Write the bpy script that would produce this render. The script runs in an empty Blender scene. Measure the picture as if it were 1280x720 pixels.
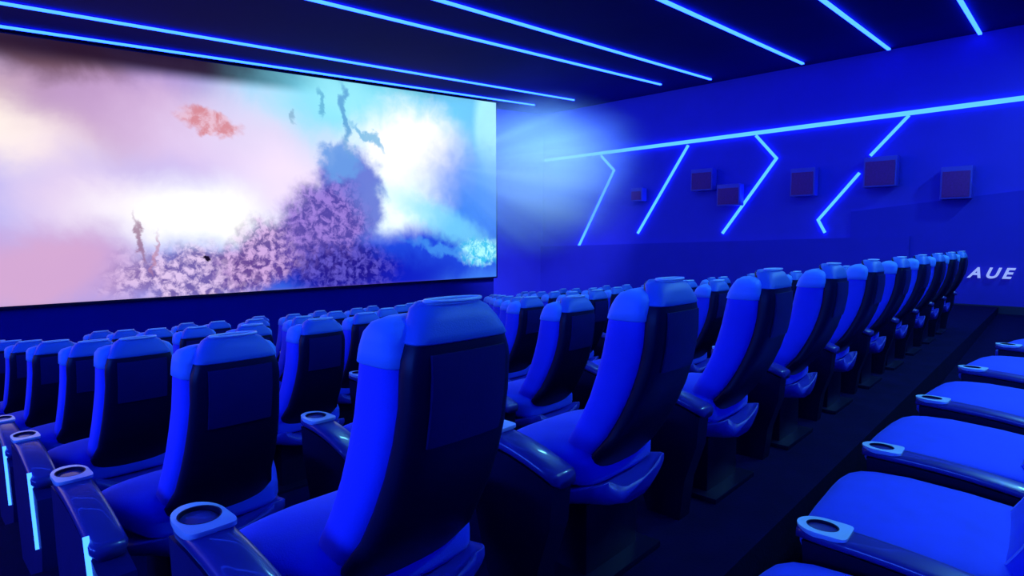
import bpy, bmesh, math, random
from mathutils import Vector, Matrix
random.seed(4)
S = bpy.context.scene
COL = S.collection
V = Vector
PI = math.pi

# ------------------------------------------------------------------ materials
def mat(name, color, rough=0.6, metallic=0.0, spec=0.5, noise=None, bump=0.0, bscale=200.0, sheen=0.0, coat=0.0):
    m = bpy.data.materials.new(name); m.use_nodes = True
    nt = m.node_tree; b = nt.nodes['Principled BSDF']
    b.inputs['Base Color'].default_value = (*color, 1)
    b.inputs['Roughness'].default_value = rough
    b.inputs['Metallic'].default_value = metallic
    b.inputs['Specular IOR Level'].default_value = spec
    b.inputs['Coat Weight'].default_value = coat
    b.inputs['Sheen Weight'].default_value = sheen
    tc = nt.nodes.new('ShaderNodeTexCoord')
    if noise:
        sc, amt = noise
        n = nt.nodes.new('ShaderNodeTexNoise'); n.inputs['Scale'].default_value = sc
        n.inputs['Detail'].default_value = 4
        nt.links.new(tc.outputs['Object'], n.inputs['Vector'])
        mx = nt.nodes.new('ShaderNodeMix'); mx.data_type = 'RGBA'
        mx.inputs['A'].default_value = (*[c * (1 - amt) for c in color], 1)
        mx.inputs['B'].default_value = (*[min(1, c * (1 + amt)) for c in color], 1)
        nt.links.new(n.outputs['Fac'], mx.inputs['Factor'])
        nt.links.new(mx.outputs['Result'], b.inputs['Base Color'])
    if bump:
        n2 = nt.nodes.new('ShaderNodeTexNoise'); n2.inputs['Scale'].default_value = bscale
        nt.links.new(tc.outputs['Object'], n2.inputs['Vector'])
        bp = nt.nodes.new('ShaderNodeBump'); bp.inputs['Strength'].default_value = bump
        bp.inputs['Distance'].default_value = 0.004
        nt.links.new(n2.outputs['Fac'], bp.inputs['Height'])
        nt.links.new(bp.outputs['Normal'], b.inputs['Normal'])
    return m

def emit(name, color, strength):
    m = bpy.data.materials.new(name); m.use_nodes = True
    nt = m.node_tree; nt.nodes.clear()
    e = nt.nodes.new('ShaderNodeEmission'); o = nt.nodes.new('ShaderNodeOutputMaterial')
    e.inputs['Color'].default_value = (*color, 1); e.inputs['Strength'].default_value = strength
    nt.links.new(e.outputs[0], o.inputs['Surface'])
    return m

FABRIC = mat('seat_fabric', (0.02, 0.06, 0.85), 0.75, noise=(9, 0.10), bump=0.25, bscale=260, sheen=0.1)
COVER = mat('headrest_cloth', (0.14, 0.42, 0.93), 0.6, noise=(12, 0.06), bump=0.15, bscale=300)
CAPM = mat('cap_cloth', (0.055, 0.19, 0.62), 0.5, noise=(12, 0.06), bump=0.15, bscale=300)
PIPING = mat('piping', (0.40, 0.55, 0.9), 0.4)
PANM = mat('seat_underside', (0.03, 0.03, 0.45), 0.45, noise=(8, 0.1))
SHELL = mat('black_shell', (0.003, 0.003, 0.030), 0.42, spec=0.22, noise=(5, 0.3))
PANEL = mat('dark_vinyl', (0.007, 0.006, 0.10), 0.5, spec=0.25, noise=(14, 0.15), bump=0.1, bscale=150)
DARK = mat('dark_plastic', (0.004, 0.004, 0.030), 0.38, spec=0.25, noise=(6, 0.2))
ARM = mat('arm_vinyl', (0.045, 0.035, 0.24), 0.30, noise=(8, 0.1), coat=0.3)
RING = mat('pale_plastic', (0.70, 0.92, 0.97), 0.35, noise=(10, 0.04), coat=0.4)
CARPET = mat('carpet', (0.003, 0.002, 0.040), 0.95, spec=0.08, noise=(6, 0.4), bump=0.5, bscale=90)
WALLM = mat('wall_fabric', (0.05, 0.035, 0.62), 0.85, noise=(1.5, 0.08), bump=0.15, bscale=60)
WALLD = mat('dado_fabric', (0.03, 0.02, 0.52), 0.85, noise=(1.5, 0.10))
BAFFLE = mat('stage_cloth', (0.012, 0.010, 0.26), 0.9, spec=0.1, noise=(2, 0.1))
SKIRT = mat('dark_skirting', (0.01, 0.012, 0.06), 0.6, noise=(3, 0.2))
CEILM = mat('ceiling_paint', (0.004, 0.003, 0.12), 0.9, spec=0.08, noise=(0.8, 0.2))
SPK = mat('maroon_grille', (0.16, 0.01, 0.24), 0.7, noise=(30, 0.3))
SPKC = mat('grey_cabinet', (0.07, 0.05, 0.55), 0.5, noise=(6, 0.1))
LED = emit('led_blue', (0.010, 0.050, 1.0), 13.0)
LEDW = emit('led_pale_blue', (0.03, 0.16, 1.0), 4.5)
LETTER = emit('letter_glow', (0.30, 0.42, 1.0), 1.0)

# ------------------------------------------------------------------ helpers
def link(name, bm, m, parent=None, smooth=True, autos=None):
    me = bpy.data.meshes.new(name)
    bmesh.ops.recalc_face_normals(bm, faces=bm.faces)
    bm.to_mesh(me); bm.free()
    if smooth:
        for p in me.polygons: p.use_smooth = True
        if autos is not None: me.set_sharp_from_angle(angle=math.radians(autos))
    o = bpy.data.objects.new(name, me)
    for mm in (m if isinstance(m, list) else [m]): me.materials.append(mm)
    COL.objects.link(o)
    if parent: o.parent = parent
    return o

def ring_super(hw, hh, n=28, e=4.0, dent=0.0):
    """points of a superellipse (u,v); dent pulls in the +v side between its edges"""
    out = []
    for i in range(n):
        a = 2 * PI * (i + 0.5) / n
        c, s = math.cos(a), math.sin(a)
        u = math.copysign(abs(c) ** (2 / e), c) * hw
        v = math.copysign(abs(s) ** (2 / e), s) * hh
        if dent and v > 0:
            t = max(0.0, 1 - (u / (hw * 0.72)) ** 2)
            v -= dent * t ** 0.7
        out.append((u, v))
    return out

def loft(bm, rings):
    vs = [[bm.verts.new(p) for p in r] for r in rings]
    n = len(vs[0])
    for a, b in zip(vs, vs[1:]):
        for i in range(n):
            bm.faces.new((a[i], a[(i + 1) % n], b[(i + 1) % n], b[i]))
    bm.faces.new(vs[0][::-1]); bm.faces.new(vs[-1])

def box(bm, c, h, bev=0.0, rot=None):
    g = bmesh.ops.create_cube(bm, size=1.0)
    M = Matrix.Translation(c) @ (rot.to_4x4() if rot else Matrix.Identity(4)) @ Matrix.Diagonal((h[0] * 2, h[1] * 2, h[2] * 2, 1))
    bmesh.ops.transform(bm, matrix=M, verts=g['verts'])
    if bev:
        es = list({e for v in g['verts'] for e in v.link_edges})
        bmesh.ops.bevel(bm, geom=es, offset=bev, segments=2, profile=0.7, affect='EDGES')

def tube(bm, pts, r, n=8, closed=False):
    pts = [V(p) for p in pts]; rings = []
    N = len(pts)
    for i, p in enumerate(pts):
        if closed: t = pts[(i + 1) % N] - pts[i - 1]
        else: t = pts[min(i + 1, N - 1)] - pts[max(i - 1, 0)]
        t.normalize()
        a = t.cross(V((0, 0, 1)))
        if a.length < 1e-3: a = t.cross(V((1, 0, 0)))
        a.normalize(); b = t.cross(a)
        rings.append([bm.verts.new(p + (a * math.cos(q) + b * math.sin(q)) * r) for q in [2 * PI * j / n for j in range(n)]])
    m = N if closed else N - 1
    for i in range(m):
        A, B = rings[i], rings[(i + 1) % N]
        # match rotation between neighbouring rings when the frame flips
        off = min(range(n), key=lambda k: (B[k].co - A[0].co).length) if closed and i == N - 1 else 0
        for j in range(n):
            bm.faces.new((A[j], A[(j + 1) % n], B[(j + 1 + off) % n], B[(j + off) % n]))
    if not closed:
        bm.faces.new(rings[0][::-1]); bm.faces.new(rings[-1])

def prism(bm, poly, x0, x1):
    """extrude a (y,z) polygon from x0 to x1"""
    a = [bm.verts.new((x0, y, z)) for y, z in poly]
    b = [bm.verts.new((x1, y, z)) for y, z in poly]
    n = len(poly)
    bm.faces.new(a[::-1]); bm.faces.new(b)
    for i in range(n): bm.faces.new((a[i], a[(i + 1) % n], b[(i + 1) % n], b[i]))

def bevel_all(bm, off, seg=2):
    es = [e for e in bm.edges if len(e.link_faces) == 2 and e.calc_face_angle(0) > 0.6]
    bmesh.ops.bevel(bm, geom=es, offset=off, segments=seg, profile=0.7, affect='EDGES', clamp_overlap=True)

def thing(name, label, cat, loc=(0, 0, 0), rz=0, group=None):
    o = bpy.data.objects.new(name, None); COL.objects.link(o)
    o.empty_display_size = 0.1
    o.location = loc; o.rotation_euler = (0, 0, rz); tag(o, label, cat, group)
    return o

def tag(o, label, cat, group=None):
    o['label'] = label; o['category'] = cat
    if group: o['group'] = group
    return o

def dup(root, loc, rz, label, group=None):
    r = root.copy(); COL.objects.link(r); r.location = loc; r.rotation_euler = (0, 0, rz)
    r['label'] = label
    if group: r['group'] = group
    for ch in list(root.children):
        c = ch.copy(); COL.objects.link(c); c.parent = r
        for g in ch.children:
            d = g.copy(); COL.objects.link(d); d.parent = c
    return r

def struct(name, bm, m, smooth=False):
    o = link(name, bm, m, smooth=smooth); o['kind'] = 'structure'; return o

# ------------------------------------------------------------------ chair
# side profile of the padded back: z, back y, front y
PROF = [(0.30, 0.20, 0.325), (0.36, 0.175, 0.32), (0.42, 0.14, 0.29), (0.50, 0.075, 0.245), (0.58, 0.025, 0.20),
        (0.66, -0.015, 0.165), (0.74, -0.045, 0.14), (0.82, -0.065, 0.12), (0.90, -0.075, 0.105), (0.96, -0.075, 0.092),
        (0.985, -0.074, 0.080), (1.010, -0.068, 0.062)]
def interp(z):
    if z <= PROF[0][0]: return PROF[0][1:]
    for a, b in zip(PROF, PROF[1:]):
        if z <= b[0]:
            t = (z - a[0]) / (b[0] - a[0]); return (a[1] + (b[1] - a[1]) * t, a[2] + (b[2] - a[2]) * t)
    return PROF[-1][1:]
BW = 0.158
BE = 4.2
def back_hw(z): return BW + 0.030 * max(0, min(1, (0.85 - z) / 0.5))

def xyring(z, yb, yf, hw, e=4.0, dent=0.0, grow=0.0, n=28):
    cy = (yb + yf) / 2; hy = (yf - yb) / 2 + grow
    return [(u, cy + v, z) for u, v in ring_super(hw + grow, hy, n, e, dent)]

def backrest_bm():
    bm = bmesh.new(); R = []
    R.append(xyring(0.285, 0.22, 0.30, 0.17))
    for z, yb, yf in PROF:
        R.append(xyring(z, yb, yf, back_hw(z), BE, (0.03 if 0.4 < z < 1.0 else 0.015) * (1 if BE > 4 else .6)))
    yb, yf = PROF[-1][1:]
    R.append(xyring(1.028, yb + .012, yf - .012, BW - .013, 3.6, 0.008))
    R.append(xyring(1.037, yb + .032, yf - .032, BW - .035, 3.2))
    loft(bm, R); return bm

def cover_bm():
    bm = bmesh.new(); R = []
    for z in (0.940, 0.943, 0.97, 0.99, 1.010):
        yb, yf = interp(z); g = 0.001 if z == 0.940 else 0.005
        R.append(xyring(z, yb, yf, back_hw(z), 4.2, 0.028, g))
    yb, yf = PROF[-1][1:]
    R.append(xyring(1.030, yb + .010, yf - .010, BW - .012, 3.6, 0.008, 0.004))
    R.append(xyring(1.042, yb + .034, yf - .034, BW - .038, 3.2))
    loft(bm, R); return bm

def shell_y(z):
    yb = interp(z)[0]
    return yb - 0.050, yb + 0.035
def shell_hw(z):
    h = back_hw(z) - 0.012
    return h - 0.05 * max(0, (z - 0.94) / 0.12) ** 1.5
def shell_bm():
    bm = bmesh.new(); R = []
    for z, k in ((0.375, 0.45), (0.39, 0.72), (0.42, 0.90), (0.47, 1.0)):
        a, b = shell_y(z); R.append(xyring(z, a + .02 * (1 - k), b, (BW + .028) * k, 3.0))
    for z in (0.54, 0.62, 0.70, 0.78, 0.86, 0.93, 0.96, 0.99, 1.01):
        a, b = shell_y(z); R.append(xyring(z, a, b, shell_hw(z), 3.4))
    a, b = shell_y(1.01)
    R.append(xyring(1.035, a + .006, b + .02, shell_hw(1.035), 3.2))
    R.append(xyring(1.058, a + .018, b + .03, shell_hw(1.058) - .006, 3.0))
    R.append(xyring(1.068, a + .032, b + .03, shell_hw(1.06) - .022, 2.6))
    loft(bm, R); return bm

def shellcap_bm():
    bm = bmesh.new(); R = []
    for z in (0.992, 0.995, 1.01):
        a, b = shell_y(z); R.append(xyring(z, a, b - .01, shell_hw(z), 3.4, 0, 0.0005 if z == 0.992 else 0.004))
    a, b = shell_y(1.01)
    R.append(xyring(1.035, a + .006, b + .01, shell_hw(1.035), 3.2, 0, .004))
    R.append(xyring(1.060, a + .018, b + .02, shell_hw(1.058) - .006, 3.0, 0, .004))
    R.append(xyring(1.073, a + .034, b + .02, shell_hw(1.06) - .022, 2.6))
    loft(bm, R); return bm

def rim_bm():
    bm = bmesh.new()
    tube(bm, [((BW - .081) * math.cos(t), -0.070 + 0.030 * math.sin(t), 1.0755) for t in [2 * PI * i / 24 for i in range(24)]], 0.0042, 6, True)
    return bm

def rearpanel_bm():
    bm = bmesh.new(); rows = []
    zs = [0.775, 0.80, 0.85, 0.90, 0.95, 0.972]
    for z in zs:
        a, _ = shell_y(z); hw = BW - 0.053
        rows.append([(u, a - 0.006 + 0.016 * (abs(u) / (BW - .012)) ** 3.4, z) for u in [hw * (-1 + 2 * i / 8) for i in range(9)]])
    f = [[bm.verts.new(p) for p in r] for r in rows]
    g = [[bm.verts.new((p[0], p[1] + 0.016, p[2])) for p in r] for r in rows]
    for G, s in ((f, 1), (g, -1)):
        for i in range(len(zs) - 1):
            for j in range(8):
                q = (G[i][j], G[i][j + 1], G[i + 1][j + 1], G[i + 1][j]); bm.faces.new(q if s > 0 else q[::-1])
    per = [(0, j) for j in range(9)] + [(i, 8) for i in range(1, len(zs))] + [(len(zs) - 1, j) for j in range(7, -1, -1)] + [(i, 0) for i in range(len(zs) - 2, 0, -1)]
    for a, b in zip(per, per[1:] + per[:1]):
        bm.faces.new((f[a[0]][a[1]], f[b[0]][b[1]], g[b[0]][b[1]], g[a[0]][a[1]]))
    return bm

def piping_bm(sx):
    bm = bmesh.new()
    pts = []
    for z in (0.34, 0.42, 0.50, 0.58, 0.66, 0.74, 0.82, 0.90, 0.945):
        yb, yf = interp(z); cy, hy = (yb + yf) / 2, (yf - yb) / 2
        pts.append((sx * back_hw(z) * (.862 if BE > 4 else .79), cy + hy * (.862 if BE > 4 else .79), z))
    tube(bm, pts, 0.0045, 6); return bm

def seat_bm(front, hwf, hwr, up=0):
    bm = bmesh.new(); R = []
    L = front - 0.10
    for t, k, hz in ((0, .86, .030), (.03, .95, .050), (.10, 1, .060), (.35, 1, .062), (.65, 1, .066), (.82, .995, .066), (.90, .96, .062), (.955, .89, .052), (.985, .80, .036), (1.0, .68, .018)):
        y = 0.10 + L * t
        hw = (hwr + (hwf - hwr) * min(1, t * 1.6)) * k
        zc = 0.405 + up + 0.018 * math.sin(PI * t)
        ring = []
        for u, v in ring_super(hw, hz, 32, 4.5):
            crown = 0.016 * (1 - (u / hw) ** 2) if v > 0 else 0
            ring.append((u, y, zc + v + crown))
        R.append(ring)
    loft(bm, R); return bm

def pan_bm(front, hwf, hwr):
    bm = bmesh.new(); R = []
    L = front - 0.07
    for t, k in ((0, .8), (.02, .94), (.08, 1), (.4, 1), (.9, 1), (1, .93)):
        y = 0.045 + L * t
        hw = (hwr + (hwf - hwr) * min(1, t * 1.5)) * k
        ring = []
        for u, v in ring_super(hw, 0.036 if t > .05 else .030, 32, 4):
            lift = 0.075 * (abs(u) / hw) ** 2.2 * (1 - 0.8 * min(1, t * 3))
            ring.append((u, y, 0.305 + v + lift))
        R.append(ring)
    loft(bm, R); return bm

def base_bm(front):
    bm = bmesh.new()
    box(bm, (0, 0.27, 0.14), (0.17, 0.13, 0.14), 0.015)
    box(bm, (0, 0.27, 0.012), (0.23, 0.20, 0.012), 0.004)
    return bm

ARM_Z = 0.585
def arm_top(t):      # t 0 rear .. 1 front
    return ARM_Z - 0.075 * (1 - t) ** 1.6 + 0.012 * math.sin(PI * t)
def armpad_bm(x, y0, y1, hw=0.062):
    bm = bmesh.new(); R = []
    for t in (0, .04, .15, .3, .45, .6, .75, .88, .95, 1.0):
        y = y0 + (y1 - y0) * t; k = 1.0
        if t == 0: k = .75
        if t > .9: k = 1 - (t - .9) * 3.5
        z = arm_top(t)
        R.append([(x + u, y, z - 0.024 + v) for u, v in ring_super(hw * k, 0.022, 16, 3.2)])
    loft(bm, R); return bm

def armside_bm(x, y0, y1, hw=0.045):
    bm = bmesh.new()
    poly = [(y0 + .10, 0), (y1 - .16, 0), (y1 - .10, 0.16), (y1 - .03, 0.42), (y1 - .02, arm_top(1) - .046)]
    for t in (.8, .5, .25, .05): poly.append((y0 + (y1 - y0) * t, arm_top(t) - .050))
    poly += [(y0 + .03, 0.34), (y0 + .08, 0.18)]
    prism(bm, poly, x - hw, x + hw); bevel_all(bm, 0.012)
    return bm

def cup_ring_bm(x, yc, z, hw=0.066):
    """D shaped plate with an oval hole"""
    bm = bmesh.new(); n = 32
    out, inn = [], []
    for i in range(n):
        a = 2 * PI * i / n; c, s = math.cos(a), math.sin(a)
        if s >= 0: o = (hw * c, 0.082 * s)
        else:
            e = 7.0
            o = (hw * math.copysign(abs(c) ** (2 / e), c), 0.088 * math.copysign(abs(s) ** (2 / e), s))
        out.append(o); inn.append((0.044 * c, 0.052 * s))
    def mk(pts, dz): return [bm.verts.new((x + p[0], yc + p[1], z + dz)) for p in pts]
    ot, it = mk(out, 0.006), mk(inn, 0.007); ob, ib = mk(out, -0.004), mk(inn, -0.036)
    for i in range(n):
        j = (i + 1) % n
        bm.faces.new((ot[i], ot[j], it[j], it[i])); bm.faces.new((ob[i], ob[j], ot[j], ot[i]))
        bm.faces.new((it[i], it[j], ib[j], ib[i])); bm.faces.new((ob[j], ob[i], ib[i], ib[j]))
    return bm
def cup_well_bm(x, yc, z):
    bm = bmesh.new(); n = 24
    lv = [(1.0, 0.0075), (0.93, 0.0070), (0.90, -0.028), (0.35, -0.033), (0.30, -0.025), (0.0, -0.023)]
    prev = None
    for k, dz in lv:
        if k == 0:
            c = bm.verts.new((x, yc, z + dz))
            for i in range(n): bm.faces.new((prev[i], prev[(i + 1) % n], c))
            break
        r = [bm.verts.new((x + 0.0445 * k * math.cos(2 * PI * i / n), yc + 0.0525 * k * math.sin(2 * PI * i / n), z + dz)) for i in range(n)]
        if prev:
            for i in range(n): bm.faces.new((prev[i], prev[(i + 1) % n], r[(i + 1) % n], r[i]))
        prev = r
    return bm

def add_arm(root, x, y0, y1, hw=0.062):
    p = link('armrest', armpad_bm(x, y0, y1, hw), ARM, root)
    link('cup_holder', cup_ring_bm(x, y1 - .075, ARM_Z + .001, hw + .004), RING, p, autos=50)
    link('cup_well', cup_well_bm(x, y1 - .075, ARM_Z + .001), DARK, p, autos=50)
    link('arm_panel', armside_bm(x, y0, y1), DARK, root, autos=40)

def make_chair(name, label, front, shw, armx, cupy, bw=0.158, pipe=False, up=0.0):
    global BW, BE
    BW = bw; BE = 2.9 if pipe else 4.2
    t = thing(name, label, 'chair')
    b = link('backrest', backrest_bm(), FABRIC, t)
    for s in ((-1, 1) if pipe else ()): link('piping', piping_bm(s), PIPING, b)
    link('headrest_cover', cover_bm(), COVER, t, autos=60)
    sh = link('back_shell', shell_bm(), SHELL, t)
    link('rear_panel', rearpanel_bm(), PANEL, sh, autos=40)
    link('headrest_cap', shellcap_bm(), CAPM, sh, autos=60)
    link('headrest_rim', rim_bm(), RING, sh)
    link('seat', seat_bm(front, shw, shw * (.86 if pipe else .68), up), FABRIC, t)
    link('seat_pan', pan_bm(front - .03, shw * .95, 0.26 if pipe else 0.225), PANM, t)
    link('pedestal', base_bm(front), DARK, t, autos=40)
    add_arm(t, armx, 0.02, cupy + .075, 0.066 if pipe else 0.056)
    return t

# ------------------------------------------------------------------ layout of the rows
PITCH = 0.97
ROWS = [(0.00, 1.04, 0.00), (-0.03, 2.13, -0.19), (0.01, 3.35, -0.34), (0.05, 4.40, -0.48), (0.04, 5.45, -0.60),
        (0.04, 6.50, -0.72), (0.04, 7.55, -0.84), (0.04, 8.60, -0.96)]
ROWNAME = ['nearest full row', 'second row toward screen', 'third row toward screen', 'fourth row toward screen',
           'fifth row toward screen', 'sixth row toward screen', 'seventh row toward screen', 'front row below screen']
ORD = ['at the aisle end', 'second from the aisle', 'third from the aisle', 'fourth from the aisle', 'fifth from the aisle', 'sixth from the aisle',
       'seventh from the aisle', 'eighth from the aisle', 'ninth from the aisle', 'last by right wall']
SKIP = set()   # seats wholly hidden behind others
proto = make_chair('cinema_chair', 'x', 0.50, 0.325, 0.53, 0.36)
first = True
for r, (dx, Y, Z) in enumerate(ROWS):
    for k in range(10):
        if (r, k) in SKIP: continue
        lab = 'blue cinema chair with black shell, %s, %s' % (ORD[k], ROWNAME[r])
        if (r, k) == (0, 0): lab = 'largest blue cinema chair with black shell, centre foreground at the aisle end'
        loc = (0.86 + dx + PITCH * k, Y, Z)
        grp = 'cinema chairs in the ' + ROWNAME[r]
        if first:
            proto.location = loc; tag(proto, lab, 'chair', grp); first = False
        else:
            dup(proto, loc, 0, lab, grp)

# aisle end panels with a slanted light strip
def make_end():
    t = thing('aisle_end_panel', 'x', 'end panel')
    bm = bmesh.new()
    poly = [(-0.20, 0), (0.30, 0), (0.40, 0.30), (0.43, arm_top(1) - .048)]
    for q in (.8, .5, .25, .05): poly.append((-0.13 + 0.57 * q, arm_top(q) - .050))
    poly += [(-0.20, 0.44), (-0.24, 0.24)]
    prism(bm, poly, -0.045, 0.045); bevel_all(bm, 0.012)
    link('panel_body', bm, PANEL, t, autos=40)
    p = link('armrest', armpad_bm(0, -0.13, 0.44, 0.050), ARM, t)
    link('cup_holder', cup_ring_bm(0, 0.365, ARM_Z + .001, 0.054), RING, p, autos=50)
    link('cup_well', cup_well_bm(0, 0.365, ARM_Z + .001), DARK, p, autos=50)
    bm = bmesh.new(); tube(bm, [(-0.049, -0.075, 0.53), (-0.049, -0.175, 0.22)], 0.0085, 8)
    link('light_strip', bm, LEDW, t)
    return t
endx = [0.455, 0.435, 0.475, 0.51, 0.505, 0.51]
ep = make_end()
for r, x in enumerate(endx):
    dx, Y, Z = ROWS[r]
    lab = 'aisle end panel with cup holder and glowing strip, %s' % ROWNAME[r]
    if r == 0: lab = 'dark arm panel with pale cup holder beside the big chair nearest the camera'
    if r == 0: ep.location = (x + .015, Y - .02, Z); tag(ep, lab, 'end panel', 'aisle end panels')
    else: dup(ep, (x, Y, Z), 0, lab, 'aisle end panels')

# the row the camera stands in
BCUP = [(1.16, 0.555, 0.20), (2.22, 0.572, 0.20), (3.28, 0.600, 0.205), (4.34, 0.545, 0.248), (5.40, 0.45, 0.285), (6.46, 0.31, 0.335), (7.50, 0.14, 0.37)]
bproto = None
BN = ['cut off by bottom edge', 'second from bottom edge', 'third from bottom edge', 'fourth from bottom edge', 'fifth from bottom edge', 'sixth and farthest']
for i in range(1, 7):
    x1, y1, z1 = BCUP[i]; x0, y0, _ = BCUP[i - 1]
    rz = math.atan2(y1 - y0, x1 - x0)
    lx, ly = 0.53, 0.71
    ox = x1 - (lx * math.cos(rz) - ly * math.sin(rz)); oy = y1 - (lx * math.sin(rz) + ly * math.cos(rz))
    loc = (ox, oy, z1 - ARM_Z)
    lab = 'blue deep cinema chair in bottom right corner row, ' + BN[i - 1]
    g = 'deep cinema chairs in the right corner row'
    if bproto is None:
        bproto = make_chair('cinema_chair', lab, 0.84, 0.445, 0.53, 0.71, 0.31, True, 0.035)
        bproto.location = loc; bproto.rotation_euler = (0, 0, rz); tag(bproto, lab, 'chair', g)
    else: dup(bproto, loc, rz, lab, g)

# ------------------------------------------------------------------ room
XW, YF, XL, YB = 14.2, 11.85, -6.0, -4.0
CE0, CES = 1.2 + 2.85, 0.070
def cz(x): return CE0 + CES * x
# stepped floor
bm = bmesh.new()
edges = [0.84, 1.90, 3.10, 4.16, 5.21, 6.26, 7.31, 8.36]
prof = []
for i, e in enumerate(edges):
    prof.append((e, ROWS[i][2])); prof.append((edges[i + 1] if i + 1 < len(edges) else YF, ROWS[i][2]))
prof += [(YF, -1.6), (0.84, -1.6)]
prism(bm, prof, XL, XW)
struct('floor', bm, CARPET)
bm = bmesh.new()
xs = [(XL, -.386), (1.2, -.386), (2.75, -.386), (3.8, -.352), (4.9, -.312), (5.9, -.262), (7.2, -.22), (XW, -.12)]
top = [bm.verts.new((x, 0.84, z)) for x, z in xs]; bot = [bm.verts.new((x, YB, z)) for x, z in xs]
tb = [bm.verts.new((x, 0.84, -1.6)) for x, z in xs]; bb = [bm.verts.new((x, YB, -1.6)) for x, z in xs]
for i in range(len(xs) - 1):
    bm.faces.new((top[i], bot[i], bot[i + 1], top[i + 1])); bm.faces.new((tb[i], tb[i + 1], bb[i + 1], bb[i]))
    bm.faces.new((top[i], top[i + 1], tb[i + 1], tb[i])); bm.faces.new((bot[i], bb[i], bb[i + 1], bot[i + 1]))
bm.faces.new((top[0], tb[0], bb[0], bot[0])); bm.faces.new((top[-1], bot[-1], bb[-1], tb[-1]))
struct('floor_rear', bm, CARPET)
# ceiling slab, higher toward the right wall
bm = bmesh.new()
v = [bm.verts.new(p) for p in ((XL, YB, cz(XL)), (XW, YB, cz(XW)), (XW, YF, cz(XW)), (XL, YF, cz(XL)),
                               (XL, YB, cz(XL) + .15), (XW, YB, cz(XW) + .15), (XW, YF, cz(XW) + .15), (XL, YF, cz(XL) + .15))]
for q in ((0, 1, 2, 3), (7, 6, 5, 4), (0, 4, 5, 1), (1, 5, 6, 2), (2, 6, 7, 3), (3, 7, 4, 0)): bm.faces.new([v[i] for i in q])
struct('ceiling', bm, CEILM)
def wallbox(name, c, h, m=WALLM):
    bm = bmesh.new(); box(bm, c, h); return struct(name, bm, m)
wallbox('wall_right', (XW + .1, (YB + YF) / 2, 1.8), (.1, (YF - YB) / 2, 3.4))
wallbox('wall_left', (XL - .1, (YB + YF) / 2, 1.2), (.1, (YF - YB) / 2, 2.8), WALLD)
wallbox('wall_front', ((XL + XW) / 2, YF + .1, 1.8), ((XW - XL) / 2 + .2, .1, 3.4), WALLD)
wallbox('wall_back', ((XL + XW) / 2, YB - .1, 1.8), ((XW - XL) / 2 + .2, .1, 3.4), WALLD)
# dado panels on the right wall
bm = bmesh.new()
prism(bm, [(YF, -1.2), (YF, 1.05), (2.28, 1.31), (2.28, -.3)], XW - .10, XW)
struct('trim_1', bm, WALLD)
bm = bmesh.new()
prism(bm, [(3.35, -.4), (3.35, 1.83), (0.6, 2.12), (YB, 2.55), (YB, -.4)], XW - .05, XW)
struct('trim_2', bm, WALLD)
bm = bmesh.new()
prism(bm, [(YF, -1.2), (YF, -.75), (1.7, .02), (YB, .02), (YB, -.4)], XW - .14, XW - .045)
struct('baseboard_right', bm, SKIRT)

# ------------------------------------------------------------------ light strips
def strip_mesh(a, b, w, th, up):
    bm = bmesh.new(); a, b, up = V(a), V(b), V(up)
    d = (b - a); L = d.length; d.normalize(); s = d.cross(up).normalized(); n = s.cross(d)
    R = Matrix((s, d, n)).transposed()
    box(bm, (a + b) / 2 + n * 0, (w / 2, L / 2, th / 2), 0, R)
    return bm
PXC = [  # Y, x start, x end, width
    (10.75, XL + .5, 12.5, .04), (9.68, XL + .5, 12.85, .042), (7.26, XL + .5, 13.05, .045), (6.25, XL + .5, 13.55, .045),
    (4.30, XL + .5, 13.75, .055), (2.76, XL + .5, 13.95, .055), (1.35, XL + .5, 14.1, .055), (-0.6, XL + .5, 13.5, .055), (-2.2, XL + .5, 13.5, .055)]
CN = ['thin line nearest the screen', 'second line from the screen', 'third line from the screen', 'fourth line from the screen', 'fifth line from the screen',
      'short line cut off near the top right', 'shortest line at the far top right', 'line overhead just behind the camera', 'line over the rear of the room']
for i, (Y, a, b, w) in enumerate(PXC):
    bm = strip_mesh((a, Y, cz(a) - .040), (b, Y, cz(b) - .040), w, .03, (0, 0, 1))
    o = link('ceiling_light_strip', bm, LED, smooth=False)
    tag(o, 'glowing blue light strip across the dark ceiling, ' + CN[i], 'light strip', 'ceiling light strips')

# the long line and the branching lines on the right wall
def onwall(y, z): return (XW - .02, y * 1.0441, 1.2 + (z - 1.2) * 1.0441)
def wall_led(pts, w, label, grp=None):
    bm = bmesh.new()
    for a, b in zip(pts, pts[1:]):
        a, b = V(onwall(*a)), V(onwall(*b)); d = (b - a).normalized()
        n = V((1, 0, 0)); s = d.cross(n).normalized()
        R = Matrix((s, d, n)).transposed()
        box(bm, (a + b) / 2, (w / 2, (b - a).length / 2 + w * .3, .018), 0, R)
    o = link('wall_light_strip', bm, LED, smooth=False); return tag(o, label, 'light strip', grp)
wall_led([(11.25, 3.56), (-3.6, 3.68)], .085, 'long glowing blue line running the length of the right wall')
G = 'branching light lines below the long line'
wall_led([(9.30, 3.50), (8.889, 3.085), (10.03, 1.06)], .06, 'bent glowing line under the long line, nearest the screen', G)
wall_led([(6.80, 3.50), (8.131, 1.427)], .06, 'straight slanting glowing line under the long line', G)
wall_led([(5.168, 3.54), (4.719, 3.01), (5.875, 1.405)], .06, 'bent glowing line whose bend points right, midway along the wall', G)
wall_led([(2.315, 3.58), (2.911, 2.904)], .055, 'short glowing line ending above the box with a red front', G)
wall_led([(3.107, 2.559), (3.83, 1.652), (3.697, 1.40)], .055, 'glowing line with a hooked foot, lowest on the wall', G)
LEFTN = [(9.3, 2.9), (6.8, 2.9), (4.2, 2.9), (1.6, 2.9)]
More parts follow.
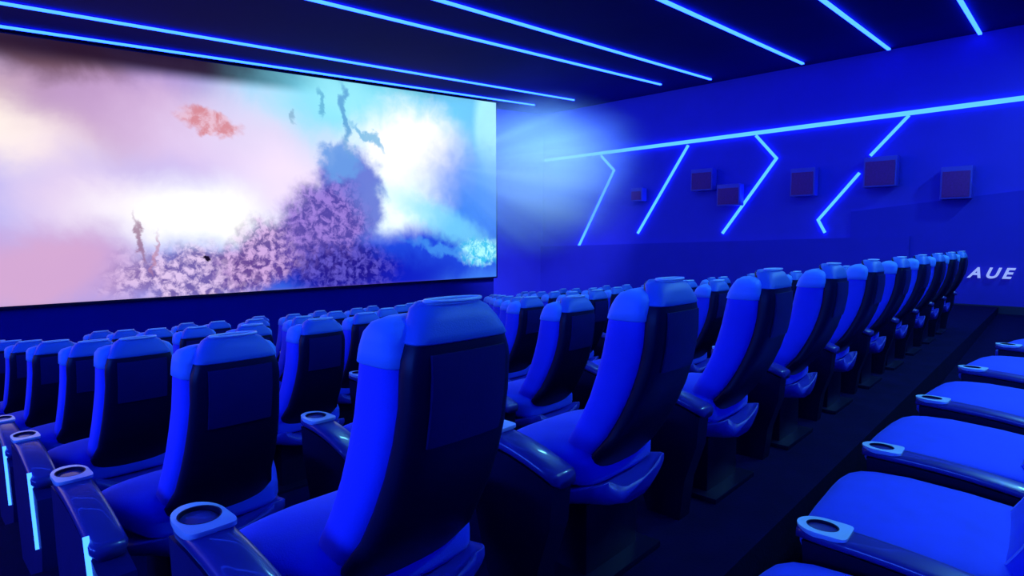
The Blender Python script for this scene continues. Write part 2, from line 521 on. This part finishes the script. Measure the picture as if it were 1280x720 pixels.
bm = strip_mesh((XL + .02, YF - .6, 2.9), (XL + .02, YB + .4, 2.9), .085, .03, (1, 0, 0))
tag(link('wall_light_strip', bm, LED, smooth=False), 'long glowing blue line along the left wall', 'light strip')

# loudspeakers on the right wall: (y centre, z centre, width, height)
SP = [(8.22, 2.44, .34, .34, 'small dim speaker box between the first two slanting lines'),
      (6.45, 2.70, .55, .52, 'speaker box higher of the two side by side left of the middle bent line'),
      (5.79, 2.30, .55, .50, 'speaker box lower of the two side by side left of the middle bent line'),
      (4.18, 2.49, .50, .60, 'speaker box alone just right of the middle bent line'),
      (2.75, 2.60, .58, .60, 'speaker box in the gap of the broken line'),
      (1.53, 2.30, .48, .60, 'speaker box farthest right on the wall')]
for y, z, w, h, l in SP:
    t = thing('wall_speaker', 'purple-fronted ' + l, 'speaker', (XW, y * 1.02, z), 0, 'speakers on the right wall')
    bm = bmesh.new(); box(bm, (-.19, 0, 0), (.13, w / 2, h / 2), .015); link('cabinet', bm, SPKC, t, autos=40)
    bm = bmesh.new(); box(bm, (-.325, 0, -.03), (.008, w / 2 - .03, h / 2 - .06), .006); link('grille', bm, SPK, t, autos=40)
    bm = bmesh.new(); box(bm, (-.03, 0, 0), (.03, .06, .10), .008); link('bracket', bm, DARK, t, autos=40)

# lit letters low on the right wall
t = thing('wall_lettering', 'small glowing white slanted letters low on the right wall', 'sign', (XW - .105, .96, .53))
yy = 0.36
for ch in 'AUE':
    c = bpy.data.curves.new('letter', 'FONT'); c.body = ch; c.size = .27; c.extrude = .012; c.offset = .008; c.shear = .35; c.space_character = 1
    tmp = bpy.data.objects.new('tmp', c); COL.objects.link(tmp)
    bpy.context.view_layer.update()
    me = bpy.data.meshes.new_from_object(tmp.evaluated_get(bpy.context.evaluated_depsgraph_get()))
    bpy.data.objects.remove(tmp)
    o = bpy.data.objects.new('letter', me); COL.objects.link(o); o.parent = t
    me.materials.clear(); me.materials.append(LETTER)
    o.rotation_euler = (PI / 2, 0, -PI / 2); o.location = (0, yy, 0); yy -= .245

# ------------------------------------------------------------------ the screen
def lin(c): return tuple(((x / 255) / 12.92 if x / 255 < .04045 else ((x / 255 + .055) / 1.055) ** 2.4) for x in c)
SCR_Y = 11.0
HAZE1, HAZE2 = 1.15, 0.0
BASE = (214, 190, 226)
BLOBS = [   # x, z, radius x, radius z, turn, colour, opacity, softness, roughness of outline
    (9.61, 3.16, 10.216, 4.942, 0, (60, 120, 235), 1, 0.35, 1),
    (1.91, 3.2, 1.63, 0.692, 0, (196, 160, 165), 0.9, 0.6, 1),
    (1.53, 2.75, 0.801, 0.505, 0, (250, 238, 228), 0.9, 0.7, 1),
    (2.83, 3.48, 1.208, 0.556, 0, (168, 132, 178), 0.9, 0.7, 1),
    (3.9, 4.0, 0.894, 0.467, 0, (118, 108, 190), 0.8, 0.7, 1),
    (3.56, 3.21, 1.48, 0.788, 0, (200, 165, 210), 0.7, 0.8, 1),
    (6.09, 3.58, 1.727, 1.241, 0, (175, 225, 245), 0.95, 0.6, 1),
    (4.81, 2.83, 1.62, 0.864, 0, (228, 205, 235), 0.8, 0.7, 1),
    (3.46, 4.99, 4.254, 0.662, 0, (10, 8, 22), 1, 0.55, 1),
    (1.77, 3.96, 1.105, 0.293, 0, (96, 60, 62), 0.85, 0.7, 1),
    (6.2, 4.45, 6.967, 0.294, 5, (34, 14, 40), 0.96, 0.42, 0),
    (9.63, 4.95, 1.522, 0.149, 0, (30, 60, 140), 0.6, 0.8, 0),
    (2.34, 1.83, 1.238, 0.729, 0, (232, 208, 230), 0.85, 0.8, 1),
    (1.8, 0.75, 1.24, 0.59, 0, (206, 160, 198), 0.9, 0.6, 1),
    (4.01, 1.64, 1.395, 0.552, 0, (255, 255, 250), 1, 0.7, 1),
    (5.72, 2.31, 0.99, 0.615, 0, (240, 222, 245), 0.8, 0.7, 1),
    (7.59, 4.14, 2.272, 0.674, 0, (120, 215, 242), 0.9, 0.6, 1),
    (10.41, 4.22, 1.374, 1.174, 0, (110, 200, 245), 0.9, 0.6, 1),
    (8.65, 3.1, 1.527, 1.085, 0, (255, 255, 255), 1, 0.5, 2),
    (8.18, 1.95, 1.215, 0.802, 0, (235, 252, 255), 1, 0.55, 2),
    (6.82, 4.17, 0.744, 0.403, 0, (150, 228, 242), 0.8, 0.7, 1),
    (10.97, 4.0, 0.462, 1.108, 0, (168, 238, 250), 0.95, 0.35, 0),
    (10.4, 2.54, 1.385, 0.995, 0, (60, 130, 238), 0.8, 0.7, 2),
    (6.95, 2.07, 0.805, 1.03, 0, (92, 110, 205), 0.95, 0.25, 2),
    (6.69, 2.79, 0.481, 0.357, 0, (100, 150, 220), 0.9, 0.3, 2),
    (9.09, 0.9, 2.734, 0.568, 0, (30, 70, 215), 1, 0.5, 1),
    (9.6, 1.62, 1.543, 0.348, -20, (120, 215, 245), 0.7, 0.6, 3),
    (7.31, 0.46, 2.251, 0.518, 0, (14, 30, 190), 1, 0.5, 1),
    (3.9, 0.6, 1.183, 0.473, 0, ((112, 84, 150), (226, 196, 228), 5.5), 0.85, 0.4, 2),
    (5.36, 1.08, 1.195, 0.579, 25, ((96, 62, 140), (205, 165, 218), 6.5), 0.9, 0.35, 2),
    (6.35, 1.48, 0.896, 0.888, 0, ((80, 66, 160), (150, 120, 210), 6.0), 0.95, 0.35, 2),
    (6.73, 0.65, 1.134, 0.467, 0, ((30, 20, 130), (90, 80, 190), 6.0), 0.9, 0.5, 2),
    (10.67, 0.93, 0.686, 0.327, 0, ((60, 190, 230), (170, 245, 250), 5.0), 0.95, 0.35, 3),
    (9.46, 1.01, 1.015, 0.115, -12, (70, 150, 235), 0.7, 0.6, 2),
    (4.16, 3.27, 0.478, 0.165, -10, ((204, 120, 126), (222, 178, 196), 4.0), 0.85, 0.4, 2),
    (6.31, 3.96, 0.053, 0.282, 0, (90, 165, 205), 0.8, 0.5, 2),
    (6.82, 3.72, 0.103, 0.615, 6, (85, 150, 205), 0.85, 0.4, 2),
    (7.41, 3.41, 0.48, 0.101, -25, (95, 170, 215), 0.8, 0.4, 2),
    (3.0, 1.23, 0.04, 0.361, 6, (140, 95, 130), 0.8, 0.5, 3),
    (3.21, 0.99, 0.03, 0.315, -8, (180, 130, 160), 0.7, 0.5, 3),
    (5.68, 3.61, 0.065, 0.091, 0, (120, 160, 190), 0.7, 0.4, 3),
    (4.03, 0.91, 0.08, 0.056, 0, (20, 10, 40), 1, 0.3, 3),
    (4.57, 0.18, 5.289, 0.088, 0, (150, 110, 150), 0.4, 0.9, 0),
]
def screen_material():
    m = bpy.data.materials.new('film_picture'); m.use_nodes = True; nt = m.node_tree; nt.nodes.clear(); N = nt.nodes; Lk = nt.links
    def new(t, **k):
        n = N.new(t)
        for a, b in k.items(): setattr(n, a, b)
        return n
    geo = new('ShaderNodeTexCoord')
    def noise(scale, detail=5, dist=0.0, off=(0, 0, 0), rough=.55):
        mp = new('ShaderNodeMapping'); mp.inputs['Location'].default_value = off
        Lk.new(geo.outputs['Object'], mp.inputs['Vector'])
        n = new('ShaderNodeTexNoise'); n.inputs['Scale'].default_value = scale; n.inputs['Detail'].default_value = detail
        n.inputs['Roughness'].default_value = rough; n.inputs['Distortion'].default_value = dist
        Lk.new(mp.outputs[0], n.inputs['Vector']); return n
    def warped(scale, amt, off):
        n = noise(scale, 6, .3, off)
        s = new('ShaderNodeVectorMath', operation='SUBTRACT'); s.inputs[1].default_value = (.5, .5, .5); Lk.new(n.outputs['Color'], s.inputs[0])
        k = new('ShaderNodeVectorMath', operation='SCALE'); k.inputs['Scale'].default_value = amt; Lk.new(s.outputs[0], k.inputs[0])
        a = new('ShaderNodeVectorMath', operation='ADD'); Lk.new(geo.outputs['Object'], a.inputs[0]); Lk.new(k.outputs[0], a.inputs[1])
        return a.outputs[0]
    W = {0: geo.outputs['Object'], 1: warped(.9, .9, (3, 0, 1)), 2: warped(2.6, .75, (7, 0, 2)), 3: warped(5.5, .35, (1, 0, 9))}
    base = new('ShaderNodeRGB'); base.outputs[0].default_value = (*lin(BASE), 1)
    cur = base.outputs[0]
    for (x, z, rx, rz, rot, col, op, soft, wi) in BLOBS:
        s = new('ShaderNodeVectorMath', operation='SUBTRACT'); s.inputs[1].default_value = (x, 0, z); Lk.new(W[wi], s.inputs[0])
        src = s.outputs[0]
        if rot:
            r = new('ShaderNodeVectorRotate', rotation_type='Y_AXIS'); r.inputs['Angle'].default_value = math.radians(rot); Lk.new(src, r.inputs['Vector']); src = r.outputs[0]
        q = new('ShaderNodeVectorMath', operation='MULTIPLY'); q.inputs[1].default_value = (1 / rx, 0, 1 / rz); Lk.new(src, q.inputs[0])
        l = new('ShaderNodeVectorMath', operation='LENGTH'); Lk.new(q.outputs[0], l.inputs[0])
        mr = new('ShaderNodeMapRange', interpolation_type='SMOOTHSTEP'); mr.inputs['From Min'].default_value = 1 + soft; mr.inputs['From Max'].default_value = max(0, 1 - soft)
        mr.inputs['To Min'].default_value = 0; mr.inputs['To Max'].default_value = op
        Lk.new(l.outputs['Value'], mr.inputs['Value'])
        fac = mr.outputs[0]
        if isinstance(col[0], tuple):          # speckled debris: noise picks one of two colours, or none
            n = noise(col[2], 5, .4, (x, 0, z), .65)
            t1 = new('ShaderNodeMapRange'); t1.inputs['From Min'].default_value = .44; t1.inputs['From Max'].default_value = .58; Lk.new(n.outputs['Fac'], t1.inputs['Value'])
            cm = new('ShaderNodeMix', data_type='RGBA'); cm.inputs['A'].default_value = (*lin(col[0]), 1); cm.inputs['B'].default_value = (*lin(col[1]), 1); Lk.new(t1.outputs[0], cm.inputs['Factor'])
            csrc = cm.outputs['Result']
        else: csrc = None
        mx = new('ShaderNodeMix', data_type='RGBA'); Lk.new(fac, mx.inputs['Factor']); Lk.new(cur, mx.inputs['A'])
        if csrc: Lk.new(csrc, mx.inputs['B'])
        else: mx.inputs['B'].default_value = (*lin(col), 1)
        cur = mx.outputs['Result']
    e = new('ShaderNodeEmission'); e.inputs['Strength'].default_value = 1.15; Lk.new(cur, e.inputs['Color'])
    o = new('ShaderNodeOutputMaterial'); Lk.new(e.outputs[0], o.inputs['Surface'])
    return m
t = thing('cinema_screen', 'huge cinema screen showing a pink and cyan explosion', 'screen', (0, SCR_Y, 0))
def zt(x): return cz(x) - .06
XS0, XS1 = XL + .3, 11.27
bm = bmesh.new()
v = [bm.verts.new(p) for p in ((XS0, 0, .28), (XS1, 0, .28), (XS1, 0, zt(XS1)), (XS0, 0, zt(XS0)))]
bm.faces.new(v)
link('picture', bm, screen_material(), t, smooth=False)
bm = bmesh.new()
v = [bm.verts.new((x, y, z)) for y in (.01, .10) for x, z in ((XS0 - .05, .24), (XS1 + .05, .24), (XS1 + .05, zt(XS1) + .02), (XS0 - .05, zt(XS0) + .02))]
for q in ((0, 1, 2, 3), (7, 6, 5, 4), (0, 4, 5, 1), (1, 5, 6, 2), (2, 6, 7, 3), (3, 7, 4, 0)): bm.faces.new([v[i] for i in q])
link('backing', bm, DARK, t, smooth=False)
wallbox('wall_front_baffle', ((XL + 11.30) / 2, 11.49, 1.0), ((11.30 - XL) / 2, .36, 2.55), BAFFLE)

# ------------------------------------------------------------------ added fill lights and world
def area(name, loc, rot, sx, sy, col, power):
    l = bpy.data.lights.new(name, 'AREA'); l.shape = 'RECTANGLE'; l.size = sx; l.size_y = sy; l.color = col; l.energy = power
    o = bpy.data.objects.new(name, l); o.location = loc; o.rotation_euler = rot; COL.objects.link(o); return o
BL = (.008, .055, 1)
def spot(name, loc, target, deg, col, power, blend=.8):
    l = bpy.data.lights.new(name, 'SPOT'); l.spot_size = math.radians(deg); l.spot_blend = blend; l.color = col; l.energy = power; l.shadow_soft_size = .3
    o = bpy.data.objects.new(name, l); o.location = loc; o.rotation_euler = (V(target) - V(loc)).to_track_quat('-Z', 'Y').to_euler(); COL.objects.link(o); return o
# added spots without fixtures, aimed to brighten the smoke by the screen
spot('smoke_fill_spot', (8.0, 6.6, 4.3), (11.9, 10.6, 2.6), 60, (.20, .44, 1), 6000, 1.0)
spot('smoke_fill_spot', (11.0, 5.2, 4.7), (12.0, 10.6, 2.7), 52, (.20, .44, 1), 4500, 1.0)
# added overhead fill without fixtures, brightening chair tops and cup rings
for x, y, p in ((3.2, -1.2, 45), (6.0, -1.0, 75), (9.0, -1.0, 85), (12.0, -1.0, 85), (4.0, 5.0, 22), (6.5, 3.4, 25), (9.5, 3.4, 25)):
    area('overhead_fill_light', (x, y, cz(x) - .05), (0, 0, 0), .5, .12, (.16, .66, 1), p)
# added area lights at the unseen left wall, brightening the chair sides
for y in (1.0, 5.0):
    area('left_fill_light', (XL + .06, y, 2.2), (0, -PI / 2, 0), 1.0, 2.6, (.03, .12, 1), 260)
w = bpy.data.worlds.new('W'); S.world = w; w.use_nodes = True
w.node_tree.nodes['Background'].inputs[0].default_value = (.002, .004, .06, 1)
w.node_tree.nodes['Background'].inputs[1].default_value = .3

# smoke drifting off the right end of the screen
hz = bpy.data.materials.new('smoke'); hz.use_nodes = True; nt = hz.node_tree; nt.nodes.clear()
def nn(t, **k):
    n = nt.nodes.new(t)
    for a, b in k.items(): setattr(n, a, b)
    return n
tcx = nn('ShaderNodeTexCoord')
def blob(c, r, p=1.0):
    s1 = nn('ShaderNodeVectorMath', operation='SUBTRACT'); s1.inputs[1].default_value = c; nt.links.new(tcx.outputs['Object'], s1.inputs[0])
    s2 = nn('ShaderNodeVectorMath', operation='DIVIDE'); s2.inputs[1].default_value = r; nt.links.new(s1.outputs[0], s2.inputs[0])
    ln = nn('ShaderNodeVectorMath', operation='LENGTH'); nt.links.new(s2.outputs[0], ln.inputs[0])
    mr = nn('ShaderNodeMapRange', interpolation_type='SMOOTHSTEP'); mr.inputs['From Min'].default_value = 1; mr.inputs['From Max'].default_value = 0; mr.inputs['To Min'].default_value = 0; mr.inputs['To Max'].default_value = p
    nt.links.new(ln.outputs['Value'], mr.inputs['Value']); return mr.outputs[0], s1.outputs[0]
b1, _ = blob((11.7, 10.7, 2.85), (3.1, 4.2, 2.3), HAZE1)
b2, _ = blob((4.0, 10.2, 2.6), (9.0, 2.2, 3.4), HAZE2)
src = (9.3, 11.0, 3.0)
s1 = nn('ShaderNodeVectorMath', operation='SUBTRACT'); s1.inputs[1].default_value = src; nt.links.new(tcx.outputs['Object'], s1.inputs[0])
nm = nn('ShaderNodeVectorMath', operation='NORMALIZE'); nt.links.new(s1.outputs[0], nm.inputs[0])
n1 = nn('ShaderNodeTexNoise'); n1.inputs['Scale'].default_value = 5.5; n1.inputs['Detail'].default_value = 3; nt.links.new(nm.outputs[0], n1.inputs['Vector'])  # light rays from the burst are shaped into the density as radial streaks
m1 = nn('ShaderNodeMapRange'); m1.inputs['From Min'].default_value = .35; m1.inputs['From Max'].default_value = .68; m1.inputs['To Min'].default_value = .25; m1.inputs['To Max'].default_value = 1.6; nt.links.new(n1.outputs['Fac'], m1.inputs['Value'])
mm = nn('ShaderNodeMath', operation='MULTIPLY'); nt.links.new(b1, mm.inputs[0]); nt.links.new(m1.outputs[0], mm.inputs[1])
ad = nn('ShaderNodeMath', operation='ADD'); nt.links.new(mm.outputs[0], ad.inputs[0]); nt.links.new(b2, ad.inputs[1])
vs = nn('ShaderNodeVolumeScatter'); vs.inputs['Color'].default_value = (.55, .78, 1, 1); vs.inputs['Anisotropy'].default_value = .1
nt.links.new(ad.outputs[0], vs.inputs['Density'])
oo = nn('ShaderNodeOutputMaterial'); nt.links.new(vs.outputs[0], oo.inputs['Volume'])
bm = bmesh.new(); box(bm, (11.2, 8.45, 2.72), (2.75, 2.48, 2.15))
bmesh.ops.bisect_plane(bm, geom=bm.verts[:] + bm.edges[:] + bm.faces[:], plane_co=(0, 0, cz(0) - .05), plane_no=(-CES, 0, 1), clear_outer=True)
bmesh.ops.holes_fill(bm, edges=[e for e in bm.edges if e.is_boundary])
o = link('smoke_haze', bm, hz, smooth=False); tag(o, 'bluish smoke drifting in front of the screen toward the right wall', 'smoke'); o['kind'] = 'stuff'
S.cycles.volume_step_rate = 3.0; S.cycles.volume_max_steps = 64

# ------------------------------------------------------------------ camera
cd = bpy.data.cameras.new('camera'); cam = bpy.data.objects.new('camera', cd); COL.objects.link(cam); S.camera = cam
cd.sensor_width = 36; cd.lens = 745 / 1280 * 36; cd.clip_start = .02
cam.location = (0, 0, 1.2)
cam.rotation_euler = (PI / 2 - math.atan(58 / 745), 0, -math.radians(47.2))
S.view_settings.view_transform = 'Standard'; S.view_settings.look = 'None'
S.view_settings.exposure = 0; S.view_settings.gamma = 1; S.view_settings.use_curve_mapping = False
